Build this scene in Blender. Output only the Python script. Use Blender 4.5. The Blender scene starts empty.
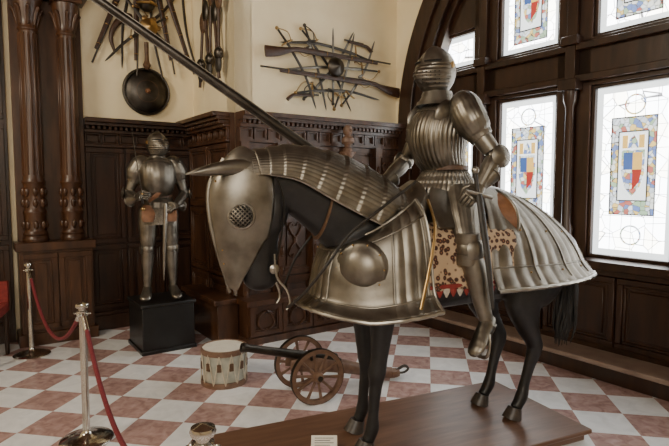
import bpy, bmesh, math, random
from mathutils import Vector, Matrix
random.seed(7)
R=math.radians
S=bpy.context.scene
# ------------------------------------------------------------------ materials
MATS={}
def newmat(name):
    m=bpy.data.materials.new(name); m.use_nodes=True
    nt=m.node_tree; b=nt.nodes['Principled BSDF']; MATS[name]=m
    return m,nt,b
def ramp(nt,fac,stops,const=False):
    r=nt.nodes.new('ShaderNodeValToRGB'); e=r.color_ramp.elements
    if const: r.color_ramp.interpolation='CONSTANT'
    while len(e)<len(stops): e.new(0.5)
    for i,(p,c) in enumerate(stops): e[i].position=p; e[i].color=(*c,1)
    nt.links.new(fac,r.inputs[0]); return r.outputs[0]
def noise(nt,scale,detail=4,stretch=None,dist=0):
    tc=nt.nodes.new('ShaderNodeTexCoord'); n=nt.nodes.new('ShaderNodeTexNoise')
    n.inputs['Scale'].default_value=scale; n.inputs['Detail'].default_value=detail; n.inputs['Distortion'].default_value=dist
    if stretch:
        mp=nt.nodes.new('ShaderNodeMapping'); mp.inputs['Scale'].default_value=stretch
        nt.links.new(tc.outputs['Object'],mp.inputs[0]); nt.links.new(mp.outputs[0],n.inputs['Vector'])
    else: nt.links.new(tc.outputs['Object'],n.inputs['Vector'])
    return n.outputs['Fac']
def bump(nt,b,fac,st,dist=0.01):
    bp=nt.nodes.new('ShaderNodeBump'); bp.inputs['Strength'].default_value=st; bp.inputs['Distance'].default_value=dist
    nt.links.new(fac,bp.inputs['Height']); nt.links.new(bp.outputs[0],b.inputs['Normal'])
def simple(name,c1,c2,rough=.5,metal=0,scale=8,stretch=None,bs=0,r2=None,detail=5):
    m,nt,b=newmat(name)
    f=noise(nt,scale,detail,stretch)
    nt.links.new(ramp(nt,f,[(.3,c1),(.7,c2)]),b.inputs['Base Color'])
    b.inputs['Metallic'].default_value=metal; b.inputs['Roughness'].default_value=rough
    if r2 is not None:
        mr=nt.nodes.new('ShaderNodeMapRange'); mr.inputs[3].default_value=rough; mr.inputs[4].default_value=r2
        nt.links.new(f,mr.inputs[0]); nt.links.new(mr.outputs[0],b.inputs['Roughness'])
    if bs: bump(nt,b,f,bs)
    return m
simple('steel',(.14,.125,.103),(.28,.258,.222),.28,1,9,bs=.14,r2=.54,detail=10)
simple('steel_bright',(.26,.24,.205),(.41,.385,.34),.28,1,7,r2=.42)
simple('steel_dark',(.05,.044,.038),(.10,.09,.08),.32,1,9,r2=.48)
simple('brass',(.33,.21,.08),(.46,.30,.13),.34,1,9)
simple('chrome',(.55,.54,.5),(.7,.68,.64),.16,1,9)
simple('horse_coat',(.005,.005,.006),(.013,.012,.012),.42,0,30,bs=.15)
simple('hoof',(.03,.025,.022),(.07,.055,.045),.4,0,30)
simple('hair',(.004,.004,.004),(.02,.017,.015),.6,0,60,stretch=(1,1,.05),bs=.6)
simple('wood_dark',(.015,.006,.003),(.046,.019,.009),.34,0,5,stretch=(3,3,.5),bs=.08)
simple('wood_mid',(.032,.013,.006),(.092,.039,.017),.34,0,5,stretch=(3,3,.5),bs=.08)
simple('wood_cannon',(.12,.065,.042),(.22,.13,.085),.45,0,20)
simple('wood_stock',(.028,.012,.007),(.065,.028,.013),.4,0,20)
simple('platform_wood',(.11,.055,.033),(.18,.095,.058),.38,0,6,stretch=(.6,6,1),bs=.05)
simple('plaster',(.84,.71,.47),(.92,.81,.57),.85,0,2.5,bs=.05)
simple('plinth_black',(.006,.006,.006),(.012,.012,.012),.35,0,10)
simple('rope_red',(.13,.012,.018),(.2,.02,.03),.75,0,120,bs=.4)
simple('leather',(.07,.035,.02),(.13,.07,.035),.55,0,25,bs=.2)
simple('leather_tan',(.15,.062,.027),(.24,.105,.046),.55,0,25,bs=.2)
simple('leather_black',(.01,.008,.007),(.03,.025,.02),.5,0,25,bs=.2)
simple('mail',(.14,.12,.10),(.32,.28,.22),.4,1,160,bs=1.0,detail=1)
simple('cloth_red',(.17,.018,.016),(.25,.032,.025),.8,0,40)
simple('cloth_white',(.42,.37,.31),(.54,.48,.41),.8,0,40)
simple('drum_shell',(.30,.32,.28),(.52,.50,.42),.5,0,14)
simple('drum_skin',(.72,.68,.58),(.82,.78,.7),.6,0,10)
simple('rope_pale',(.5,.44,.34),(.62,.56,.45),.8,0,60)
simple('lead',(.10,.10,.11),(.16,.16,.17),.5,.3,20)
simple('black',(.003,.003,.003),(.006,.006,.006),.6,0,10)
simple('ceiling',(.10,.05,.028),(.16,.085,.05),.5,0,3)
simple('paper',(.8,.78,.72),(.86,.84,.78),.7,0,10)
simple('marble_step',(.22,.15,.12),(.36,.27,.22),.3,0,6,detail=8)
m,nt,b=newmat('leopard')
tc=nt.nodes.new('ShaderNodeTexCoord'); vo=nt.nodes.new('ShaderNodeTexVoronoi'); vo.inputs['Scale'].default_value=34
nt.links.new(tc.outputs['Object'],vo.inputs['Vector'])
nt.links.new(ramp(nt,vo.outputs['Distance'],[(.0,(.24,.09,.04)),(.16,(.20,.08,.035)),(.22,(.03,.014,.01)),(.42,(.07,.025,.016)),(.55,(.46,.33,.21))]),b.inputs['Base Color']); b.inputs['Roughness'].default_value=.85
m,nt,b=newmat('floor_marble')
tc=nt.nodes.new('ShaderNodeTexCoord'); mp=nt.nodes.new('ShaderNodeMapping'); mp.inputs['Location'].default_value=(.11,.07,.5)
nt.links.new(tc.outputs['Object'],mp.inputs[0])
ck=nt.nodes.new('ShaderNodeTexChecker'); ck.inputs['Scale'].default_value=1/.33; nt.links.new(mp.outputs[0],ck.inputs['Vector'])
n1=noise(nt,6,10,dist=1.5); n2=noise(nt,14,8,dist=.8)
nt.links.new(ramp(nt,n1,[(.3,(.78,.80,.83)),(.65,(.92,.94,.97))]),ck.inputs['Color1'])
nt.links.new(ramp(nt,n2,[(.3,(.32,.19,.175)),(.7,(.54,.37,.345))]),ck.inputs['Color2'])
nt.links.new(ck.outputs['Color'],b.inputs['Base Color'])
b.inputs['Roughness'].default_value=.25
bump(nt,b,n1,.02)
def emis(name,c,st):
    m,nt,b=newmat(name)
    f=noise(nt,9,3)
    nt.links.new(ramp(nt,f,[(.2,tuple(x*.85 for x in c)),(.8,c)]),b.inputs['Emission Color'])
    b.inputs['Base Color'].default_value=(*c,1)
    b.inputs['Emission Strength'].default_value=st; b.inputs['Roughness'].default_value=.2
emis('glass_yellow',(.85,.55,.15),1.5); emis('glass_blue',(.08,.16,.45),1.1); emis('glass_red',(.50,.06,.05),1.0)
emis('glass_pale',(.80,.86,.88),2.6)
def voromat(name,scale,stops,st,edge=None):
    m,nt,b=newmat(name)
    tc=nt.nodes.new('ShaderNodeTexCoord'); vo=nt.nodes.new('ShaderNodeTexVoronoi'); vo.inputs['Scale'].default_value=scale
    nt.links.new(tc.outputs['Object'],vo.inputs['Vector'])
    sp=nt.nodes.new('ShaderNodeSeparateColor'); nt.links.new(vo.outputs['Color'],sp.inputs[0])
    col=ramp(nt,sp.outputs[0],stops,True)
    if edge:
        ve=nt.nodes.new('ShaderNodeTexVoronoi'); ve.feature='DISTANCE_TO_EDGE'; ve.inputs['Scale'].default_value=scale
        nt.links.new(tc.outputs['Object'],ve.inputs['Vector'])
        rm=ramp(nt,ve.outputs[0],[(edge*.5,(.05,.05,.055)),(edge,(1,1,1))])
        mx=nt.nodes.new('ShaderNodeMix'); mx.data_type='RGBA'; mx.blend_type='MULTIPLY'; mx.inputs[0].default_value=1
        nt.links.new(col,mx.inputs[6]); nt.links.new(rm,mx.inputs[7]); col=mx.outputs[2]
    nt.links.new(col,b.inputs['Emission Color']); b.inputs['Emission Strength'].default_value=st
    b.inputs['Base Color'].default_value=(.4,.42,.42,1); b.inputs['Roughness'].default_value=.2
voromat('glass_mosaic',24,[(0,(.8,.88,.95)),(.22,(.85,.58,.14)),(.42,(.6,.68,.75)),(.52,(.08,.18,.50)),(.66,(.85,.88,.80)),(.80,(.48,.08,.06)),(.88,(.30,.48,.30))],2.2,.05)
voromat('glass_white',7,[(0,(.95,.98,1.0)),(.3,(.97,.97,.90)),(.5,(.92,.96,1.0)),(.7,(.99,.99,.99)),(.85,(.93,.90,.78))],13,.022)
# ------------------------------------------------------------------ mesh builder
class MB:
    def __init__(s): s.v=[];s.f=[];s.m=[];s.mats=[]
    def add(s,vs,fs,mat):
        if mat not in s.mats: s.mats.append(mat)
        k=s.mats.index(mat); o=len(s.v)
        s.v+= [tuple(v) for v in vs]
        for f in fs: s.f.append([i+o for i in f]); s.m.append(k)
    def obj(s,name,parent=None,loc=(0,0,0),rz=0,sharp=38):
        me=bpy.data.meshes.new(name); me.from_pydata(s.v,[],s.f)
        for k in s.mats: me.materials.append(MATS[k])
        me.polygons.foreach_set('material_index',s.m)
        bm=bmesh.new(); bm.from_mesh(me); bmesh.ops.recalc_face_normals(bm,faces=bm.faces); bm.to_mesh(me); bm.free()
        me.polygons.foreach_set('use_smooth',[True]*len(me.polygons)); me.set_sharp_from_angle(angle=R(sharp))
        o=bpy.data.objects.new(name,me); S.collection.objects.link(o)
        if parent: o.parent=parent
        o.location=loc; o.rotation_euler=(0,0,R(rz)); return o
def empty(name,loc=(0,0,0),rz=0):
    e=bpy.data.objects.new(name,None); S.collection.objects.link(e); e.location=loc; e.rotation_euler=(0,0,R(rz)); e.empty_display_size=.1; return e
def solid(o,t,off=0):
    md=o.modifiers.new('sol','SOLIDIFY'); md.thickness=t; md.offset=off
def bevel(o,w,seg=1):
    md=o.modifiers.new('bev','BEVEL'); md.width=w; md.segments=seg; md.limit_method='ANGLE'
def box(mb,x0,x1,y0,y1,z0,z1,mat,M=None):
    vs=[Vector((x,y,z)) for z in(z0,z1) for y in(y0,y1) for x in(x0,x1)]
    if M: vs=[M@v for v in vs]
    mb.add(vs,[(0,2,3,1),(4,5,7,6),(0,1,5,4),(2,6,7,3),(0,4,6,2),(1,3,7,5)],mat)
def cr(P,sub):
    if sub<=1 or len(P)<2: return [tuple(p) for p in P]
    o=[]; n=len(P)
    for i in range(n-1):
        a=P[max(i-1,0)];b=P[i];c=P[i+1];d=P[min(i+2,n-1)]
        for k in range(sub):
            t=k/sub
            o.append(tuple(.5*((2*b[j])+(-a[j]+c[j])*t+(2*a[j]-5*b[j]+4*c[j]-d[j])*t*t+(-a[j]+3*b[j]-3*c[j]+d[j])*t**3) for j in range(len(b))))
    o.append(tuple(P[-1])); return o
def tube(mb,pts,mat,n=16,sub=4,side=(0,1,0),arc=None,flute=None,lames=None,cap=True):
    pts=[p if len(p)==5 else (*p[:4],p[3]) for p in pts]
    P=cr(pts,sub); side=Vector(side); vs=[];fs=[]; m=len(P)
    cols=n if arc is None else n+1
    for i,p in enumerate(P):
        c=Vector(p[:3]); T=(Vector(P[min(i+1,m-1)][:3])-Vector(P[max(i-1,0)][:3]))
        if T.length<1e-7: T=Vector((0,0,1))
        T.normalize(); Sd=side-T*side.dot(T)
        if Sd.length<.05: Sd=Vector((1,0,.1))-T*Vector((1,0,.1)).dot(T)
        Sd.normalize(); U=T.cross(Sd)
        g=1
        if lames: g=1+lames[1]*(((i/(m-1))*lames[0])%1.0)
        ar=arc(i/(m-1)) if callable(arc) else arc
        for j in range(cols):
            th=2*math.pi*j/n if arc is None else R(ar[0]+(ar[1]-ar[0])*j/n)
            f=g
            if flute: f*=1+flute[1]*(abs(math.cos(flute[0]*th/2))-.5)
            vs.append(c+U*(max(p[4],.0005)*f*math.cos(th))+Sd*(max(p[3],.0005)*f*math.sin(th)))
    for i in range(m-1):
        for j in range(n):
            a=i*cols+j; b=i*cols+(j+1)%cols if arc is None else a+1
            fs.append((a,b,b+cols,a+cols))
    if cap and arc is None:
        fs.append(tuple(range(cols))); fs.append(tuple(reversed(range((m-1)*cols,m*cols))))
    mb.add(vs,fs,mat)
def cyl(mb,a,b,r1,mat,r2=None,n=12):
    r2=r1 if r2 is None else r2
    d=Vector(b)-Vector(a); sd=(0,1,0) if abs(d.normalized().y)<.9 else (1,0,0)
    tube(mb,[(*a,r1),(*b,r2)],mat,n=n,sub=1,side=sd)
def ell(mb,c,r,mat,n=20,m=12,M=None):
    vs=[];fs=[]
    c=Vector(c)
    for i in range(m+1):
        ph=math.pi*i/m
        for j in range(n):
            t=2*math.pi*j/n
            v=Vector((r[0]*math.sin(ph)*math.cos(t),r[1]*math.sin(ph)*math.sin(t),r[2]*math.cos(ph)))
            if M: v=M@v
            vs.append(c+v)
    for i in range(m):
        for j in range(n):
            a=i*n+j;b=i*n+(j+1)%n; fs.append((a,b,b+n,a+n))
    mb.add(vs,fs,mat)
def axisM(d):
    return Vector(d).to_track_quat('Z','Y').to_matrix()
def lathe(mb,prof,mat,n=28,o=(0,0,0),axis=(0,0,1),closed=False):
    M=axisM(axis) if tuple(axis)!=(0,0,1) else Matrix.Identity(3); o=Vector(o); vs=[];fs=[]
    for r,h in prof:
        for j in range(n):
            t=2*math.pi*j/n; vs.append(o+M@Vector((max(r,.0004)*math.cos(t),max(r,.0004)*math.sin(t),h)))
    k=len(prof)
    for i in range(k if closed else k-1):
        for j in range(n):
            a=i*n+j;b=i*n+(j+1)%n;i2=(i+1)%k; fs.append((a,b,i2*n+(j+1)%n,i2*n+j))
    if not closed: fs.append(tuple(range(n))); fs.append(tuple(reversed(range((k-1)*n,k*n))))
    mb.add(vs,fs,mat)
def ring(mb,c,r,t,mat,axis=(0,0,1),n=28):
    lathe(mb,[(r+t*math.cos(a),t*math.sin(a)) for a in [i*math.pi/4 for i in range(8)]],mat,n,c,axis,closed=True)
# ------------------------------------------------------------------ camera
cd=bpy.data.cameras.new('camera'); cam=bpy.data.objects.new('camera',cd); S.collection.objects.link(cam)
cam.location=(0,0,1.6); cam.rotation_euler=(R(90-4.18),0,0); cd.sensor_width=36; cd.lens=28.0; cd.clip_start=.05
S.camera=cam
# ------------------------------------------------------------------ room frame
c35,s35=math.cos(R(35)),math.sin(R(35))
def rt(r,t,z=0): return (r*c35-t*s35, r*s35+t*c35, z)
CEIL=4.8
TW=5.0; TB=6.2; RW=4.448; RC=2.258
mb=MB(); box(mb,-9,9,-9,9,-.1,0,'floor_marble'); mb.obj('floor',loc=(0,2,0),rz=80)
mb=MB(); box(mb,-4,6,-4,8,CEIL,CEIL+.1,'ceiling')
for i in range(9): box(mb,-4,6,-3.5+i*1.3,-3.3+i*1.3,CEIL-.2,CEIL,'ceiling')
mb.obj('ceiling',rz=35)
def panel(mb,x0,x1,z0,z1,y,mat,fr=.05,dep=.03,cut=False):
    for (a,b,c,d) in ((x0,x1,z0,z0+fr),(x0,x1,z1-fr,z1),(x0,x0+fr,z0+fr,z1-fr),(x1-fr,x1,z0+fr,z1-fr)):
        box(mb,a,b,y-dep,y,c,d,mat)
    g=fr*.45
    for (a,b,c,d) in ((x0+fr,x1-fr,z0+fr,z0+fr+g),(x0+fr,x1-fr,z1-fr-g,z1-fr),(x0+fr,x0+fr+g,z0+fr+g,z1-fr-g),(x1-fr-g,x1-fr,z0+fr+g,z1-fr-g)):
        box(mb,a,b,y-dep*.55,y,c,d,mat)
    m=fr+g+.025
    if x1-x0>2*m+.03 and z1-z0>2*m+.03:
        box(mb,x0+m,x1-m,y-dep*.5,y,z0+m,z1-m,mat)
def wains(mb,L,H,cols,rows,mat,cornice=.16,dent=True,y0=0):
    box(mb,0,L,y0,y0+.06,0,H,mat)
    box(mb,0,L,y0-.05,y0,0,.16,mat); box(mb,0,L,y0-.035,y0,.16,.2,mat)
    w=L/cols; zz=[.22]+rows+[H-.30]
    for i in range(cols):
        for k in range(len(zz)-1): panel(mb,i*w+.01,(i+1)*w-.01,zz[k]+.01,zz[k+1]-.01,y0,mat)
    box(mb,0,L,y0-.045,y0,H-.30,H-.27,mat)
    k=max(2,int(L/.16)); fw=L/k
    for i in range(k): panel(mb,i*fw+.008,(i+1)*fw-.008,H-.27,H-.15,y0,mat,fr=.018,dep=.035)
    box(mb,0,L,y0-.07,y0,H-.15,H-.115,mat)
    if dent:
        q=int(L/.055)
        for i in range(q): box(mb,(i+.2)*L/q,(i+.75)*L/q,y0-.11,y0,H-.115,H-.08,mat)
    box(mb,0,L,y0-.14,y0,H-.08,H-.045,mat); box(mb,0,L,y0-.18,y0,H-.045,H,mat)
mb=MB(); L=RC+4
box(mb,0,L,0,.2,0,CEIL,'plaster'); mb.obj('wall_back',loc=rt(-4,TB),rz=35)
mb=MB(); wains(mb,RC-1.02,2.31,3,[.95],'wood_dark'); o=mb.obj('trim_back_wainscot',loc=rt(1.02,TB-.06),rz=35); bevel(o,.004)
mb=MB(); box(mb,0,RW-RC+.3,0,.2,0,CEIL,'plaster'); mb.obj('wall_fireplace',loc=rt(RC,TW),rz=35)
mb=MB(); box(mb,0,TB-TW,0,.2,0,CEIL,'plaster'); mb.obj('wall_fireplace_side',loc=rt(RC,TB),rz=-55)
mb=MB(); wains(mb,RW-RC+.06,2.34,5,[.62,1.35],'wood_mid')
for x in (.0,.42,.85,1.3,1.75,2.15):
    box(mb,x,x+.07,-.085,0,.2,2.04,'wood_mid'); box(mb,x-.012,x+.082,-.1,0,1.93,2.04,'wood_mid'); box(mb,x-.012,x+.082,-.1,0,.2,.3,'wood_mid')
    for k in range(7): ell(mb,(x+.035,-.085,.45+k*.22),(.022,.02,.06),'wood_mid',8,6)
for i in range(5):
    for z in (1.0,1.68):
        xx=.215+i*.44
        ell(mb,(xx,-.02,z),(.03,.02,.05),'wood_mid',10,8)
        for sx in(-1,1):
            for sz in(-1,1):
                tube(mb,[(xx,-.03,z+sz*.02,.010),(xx+sx*.05,-.03,z+sz*.08,.012),(xx+sx*.08,-.03,z+sz*.15,.012),(xx+sx*.04,-.03,z+sz*.19,.010),(xx+sx*.02,-.03,z+sz*.15,.009)],'wood_mid',6,3)
box(mb,-.08,2.2,-.34,0,.40,.45,'wood_mid'); box(mb,-.04,2.2,-.28,0,0,.40,'wood_mid'); box(mb,-.06,2.2,-.31,0,0,.07,'wood_mid')
for i in range(6): panel(mb,-.03+i*.37,.33+i*.37,.09,.39,-.28,'wood_mid',fr=.04)
for i in range(6): 
    for sx in(-1,1): tube(mb,[(.15+i*.37+sx*.02,-.3,.13,.012),(.15+i*.37+sx*.09,-.3,.2,.012),(.15+i*.37+sx*.06,-.3,.3,.012),(.15+i*.37+sx*.01,-.3,.33,.012)],'wood_mid',8,3)
box(mb,-.05,2.2,-.2,0,1.34,1.38,'wood_mid')
for i in range(6): tube(mb,[(.035+i*.42,-.16,1.33,.03),(.035+i*.42,-.1,1.25,.028),(.035+i*.42,-.05,1.1,.02)],'wood_mid',8,4)
o=mb.obj('trim_fireplace_panelling',loc=rt(RC,TW-.06),rz=35); bevel(o,.004)
mb=MB(); wains(mb,TB-TW-.06,2.34,2,[.62,1.35],'wood_mid')
box(mb,.3,TB-TW+.1,-.26,0,.40,.45,'wood_mid'); box(mb,.34,TB-TW+.08,-.22,0,0,.40,'wood_mid')
o=mb.obj('trim_fireplace_side_panelling',loc=rt(RC-.06,TB-.06),rz=-55); bevel(o,.004)
mb=MB(); lathe(mb,[(.02,-.16),(.06,-.05),(.09,-.01),(.09,0),(.05,0),(.055,.03),(.03,.05),(.04,.08),(.075,.11),(.07,.15),(.035,.18),(.05,.21),(.055,.245),(.04,.285),(.01,.30)],'wood_cannon',20)
ell(mb,(0,-.05,.235),(.015,.02,.02),'wood_cannon',8,6)
box(mb,-.03,.03,.0,.14,-.12,-.01,'wood_cannon')
mb.obj('carved_bust',loc=rt(3.50,TW-.26,1.97),rz=35)
mb=MB(); box(mb,-3,7,0,.2,0,CEIL,'plaster'); mb.obj('wall_left',loc=rt(-3.6,0),rz=125)
mb=MB(); box(mb,-4,4.7,0,.2,0,CEIL,'plaster'); mb.obj('wall_rear',loc=rt(0,-2.8),rz=215)
mb=MB()
W='wood_mid'
box(mb,.34,1.06,-.34,0,0,.12,W); box(mb,.37,1.03,-.31,0,.12,.95,W); box(mb,.34,1.06,-.34,0,.95,1.03,W)
panel(mb,.40,.70,.16,.92,-.31,W); panel(mb,.71,1.01,.16,.92,-.31,W)
box(mb,.38,1.02,-.1,0,1.03,3.45,W)
for x in (.53,.87):
    prof=[(.115,1.03),(.12,1.06),(.105,1.09),(.115,1.11),(.098,1.14),(.10,1.3),(.108,1.33),(.094,1.36),(.094,1.6),(.108,1.63),(.092,1.67),(.086,2.4),(.08,3.10),(.095,3.12),(.082,3.15),(.09,3.22),(.125,3.38),(.13,3.42)]
    lathe(mb,prof,W,28,(x,-.18,0))
    for k in range(12):
        a=k*math.pi/6
        cyl(mb,(x+.087*math.cos(a),-.18+.087*math.sin(a),1.7),(x+.08*math.cos(a),-.18+.08*math.sin(a),3.08),.011,W,n=6)
    for z in (1.2,1.42,1.53):
        for k in range(8):
            a=k*math.pi/4; ell(mb,(x+.095*math.cos(a),-.18+.095*math.sin(a),z),(.025,.025,.045),W,8,6)
    for k in range(8):
        a=k*math.pi/4
        tube(mb,[(x+.08*math.cos(a),-.18+.08*math.sin(a),3.16,.015),(x+.105*math.cos(a),-.18+.105*math.sin(a),3.28,.02),(x+.14*math.cos(a),-.18+.14*math.sin(a),3.33,.016)],W,6,3)
    box(mb,x-.14,x+.14,-.32,-.04,3.42,3.47,W)
box(mb,-1.2,1.06,-.36,0,3.47,3.6,W); box(mb,-1.2,1.05,-.33,0,3.6,3.9,W); box(mb,-1.2,1.08,-.42,0,3.9,4.0,W)
for k in range(16): box(mb,-1.1+k*.14,-1.03+k*.14,-.36,-.33,3.62,3.86,W)
o=mb.obj('trim_portal_columns',loc=rt(0,TB),rz=35); bevel(o,.003)
mb=MB(); box(mb,-.9,.33,-.06,0,0,3.46,'wood_dark')
for i in range(3):
    for z0,z1 in ((.15,1.0),(1.05,2.2),(2.25,3.3)): panel(mb,-.88+i*.40,-.50+i*.40,z0,z1,-.06,'wood_dark')
ell(mb,(.2,-.12,1.05),(.03,.03,.03),'brass'); 
o=mb.obj('door_1',loc=rt(0,TB),rz=35); bevel(o,.003)
mb=MB(); box(mb,-.25,.25,-.2,.2,.42,.5,'cloth_red'); box(mb,-.25,.25,.16,.22,.5,.70,'cloth_red')
for sx in(-.22,.22):
    for sy in(-.17,.19): tube(mb,[(sx,sy,0,.018),(sx,sy,.2,.025),(sx,sy,.42,.02)],'wood_dark',8,3)
o=mb.obj('upholstered_chair',loc=rt(-.03,TB-.6),rz=20); bevel(o,.02,2)
# window wall
AC,AZ,AR=2.82,2.3,2.7
mb=MB(); N=60
vs=[];fs=[]
for i in range(N+1):
    a=math.pi-math.pi*i/N; x=AC+AR*math.cos(a); z=AZ+AR*math.sin(a)
    z=min(z,CEIL)
    for y in(0,.35): vs+= [Vector((x,y,z)),Vector((x,y,CEIL+.01))]
for i in range(N):
    a=i*4;b=a+4
    fs+=[(a,b,b+1,a+1),(a+2,a+3,b+3,b+2),(a,a+2,b+2,b)]
mb.add(vs,fs,'plaster')
box(mb,-.1,AC-AR,0,.35,2.3,CEIL,'plaster'); box(mb,AC+AR,8.2,0,.35,0,CEIL,'plaster'); box(mb,-.1,AC-AR,0,.35,0,2.3,'wood_dark')
mb.obj('wall_window',loc=rt(RW,TW),rz=-55)
WD='wood_dark'
mb=MB()
for (r0,r1,y0,y1) in ((2.50,2.72,-.06,.05),(2.36,2.50,-.02,.12),(2.28,2.36,.04,.2)):
    vs=[];fs=[]
    for i in range(N+1):
        a=math.pi*i/N
        for r in(r0,r1):
            for y in(y0,y1): vs.append(Vector((AC+r*math.cos(a),y,AZ+r*math.sin(a))))
    for i in range(N):
        a=i*4;b=a+4
        fs+=[(a,a+2,b+2,b),(a+1,b+1,b+3,a+3),(a,b,b+1,a+1),(a+2,a+3,b+3,b+2)]
    mb.add(vs,fs,WD)
    for s in(-1,1):
        x0,x1=sorted((AC+s*r0,AC+s*r1)); box(mb,x0,x1,y0,y1,0,AZ,WD)
panes=[(.55,1.147),(1.443,2.137),(2.46,3.17),(3.49,4.19),(4.49,5.08)]
ed=[.05]+[v for p in panes for v in p]+[5.6]
for i in range(0,len(ed),2):
    box(mb,ed[i],ed[i+1],.10,.30,.9,CEIL,WD)
    c=(ed[i]+ed[i+1])/2
    if 0<i<len(ed)-1:
        tube(mb,[(c,.06,.95,.05),(c,.06,1.2,.06),(c,.06,1.25,.045),(c,.06,2.3,.04),(c,.06,2.36,.06),(c,.06,2.45,.065)],WD,12,1,side=(0,1,0))
        box(mb,c-.09,c+.09,-.01,.12,2.45,2.55,WD)
        box(mb,c-.05,c+.05,.03,.12,2.55,2.85,WD); box(mb,c-.08,c+.08,0,.12,2.85,2.93,WD); box(mb,c-.05,c+.05,.05,.12,2.93,CEIL,WD)
box(mb,.05,5.6,.10,.30,2.48,2.9,WD); box(mb,.05,5.6,.04,.12,2.52,2.58,WD); box(mb,.05,5.6,.04,.12,2.80,2.86,WD)
box(mb,.05,1.3,.10,.30,3.3,CEIL,WD); box(mb,1.3,4.3,.10,.30,4.15,4.3,WD); box(mb,4.3,5.6,.1,.3,3.3,CEIL,WD)
for a,b in panes:
    for z0,z1 in ((.95,2.48),(2.9,3.3 if (a<1 or a>4.4) else 4.15)):
        f=.03
        for (x0,x1,c0,c1) in ((a,b,z0,z0+f),(a,b,z1-f,z1),(a,a+f,z0,z1),(b-f,b,z0,z1)): box(mb,x0,x1,.13,.2,c0,c1,WD)
box(mb,.05,5.6,.0,.3,0,.9,WD); box(mb,.0,5.62,-.1,.2,.88,.95,WD); box(mb,0,5.62,-.06,.0,.83,.88,WD)
for i in range(8): panel(mb,.1+i*.68,.76+i*.68,.22,.82,0,WD)
o=mb.obj('trim_window_frame',loc=rt(RW,TW),rz=-55); bevel(o,.005)
mb=MB(); box(mb,0,5.7,-.32,0,.13,.17,'marble_step'); box(mb,0,5.7,-.28,0,0,.13,WD)
o=mb.obj('trim_window_step',loc=rt(RW,TW),rz=-55); bevel(o,.006)
k=0
def shield(mb,cx,cz,s,y,h=1.0):
    def poly(pts,mat,yy): mb.add([Vector((cx+px*s,yy,cz+pz*s*h)) for px,pz in pts],[tuple(range(len(pts)))],mat)
    poly([(-.8,1.35),(.8,1.35),(.8,-1.35),(-.8,-1.35)],'glass_mosaic',y-.001)
    poly([(-.52,.95),(.52,.95),(.52,-.95),(-.52,-.95)],'glass_pale',y-.003)
    poly([(-.42,.45),(.42,.45),(.42,-.2),(.27,-.6),(0,-.85),(-.27,-.6),(-.42,-.2)],'glass_mosaic',y-.005)
    poly([(-.34,.38),(0,.38),(0,-.1),(-.34,-.1)],'glass_blue',y-.007); poly([(0,-.1),(.34,-.1),(.25,-.45),(0,-.68)],'glass_red',y-.007)
    poly([(0,.38),(.34,.38),(.34,-.1),(0,-.1)],'glass_yellow',y-.007)
    poly([(-.40,.5),(-.2,.5),(-.2,.86),(-.40,.86)],'glass_yellow',y-.007); poly([(.2,.5),(.40,.5),(.40,.86),(.2,.86)],'glass_yellow',y-.007)
    poly([(-.2,.5),(.2,.5),(.15,.7),(0,.9),(-.15,.7)],'glass_mosaic',y-.007)
    for (a,b,c,d) in ((-.83,.83,1.35,1.38),(-.83,.83,-1.38,-1.35),(-.83,-.8,-1.35,1.35),(.8,.83,-1.35,1.35),(-.54,.54,.95,.98),(-.54,.54,-.98,-.95),(-.55,-.52,-.95,.95),(.52,.55,-.95,.95)):
        box(mb,cx+a*s,cx+b*s,y-.012,y,cz+c*s*h,cz+d*s*h,'lead')
for a,b in panes:
    for z0,z1 in ((.95,2.48),(2.9,3.3 if (a<1 or a>4.4) else 4.15)):
        k+=1; mb=MB(); y=.18
        box(mb,a,b,y,y+.01,z0,z1,'glass_white')
        for (x0,x1,c0,c1) in ((a+.03,a+.085,z0+.03,z1-.03),(b-.085,b-.03,z0+.03,z1-.03),(a+.085,b-.085,z0+.03,z0+.085),(a+.085,b-.085,z1-.085,z1-.03)):
            box(mb,x0,x1,y-.002,y,c0,c1,'glass_pale')
        nx=4
        for i in range(1,nx): cyl(mb,(a+(b-a)*i/nx,y,z0),(a+(b-a)*i/nx,y,z1),.0022,'lead',n=4)
        nz=max(2,round((z1-z0)/.19))
        for i in range(1,nz): cyl(mb,(a,y,z0+(z1-z0)*i/nz),(b,y,z0+(z1-z0)*i/nz),.0022,'lead',n=4)
        cx=(a+b)/2
        if z0<1:
            shield(mb,cx,1.76,.225,y-.006,1.35); ring(mb,(cx,y-.004,2.28),.08,.008,'glass_mosaic',(0,1,0),24); ring(mb,(cx,y-.004,1.17),.08,.008,'glass_mosaic',(0,1,0),24)
        elif z1>3.5: shield(mb,cx,3.42,.225,y-.006,1.3)
        o=mb.obj('window_%d'%k,loc=rt(RW,TW),rz=-55)
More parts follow.
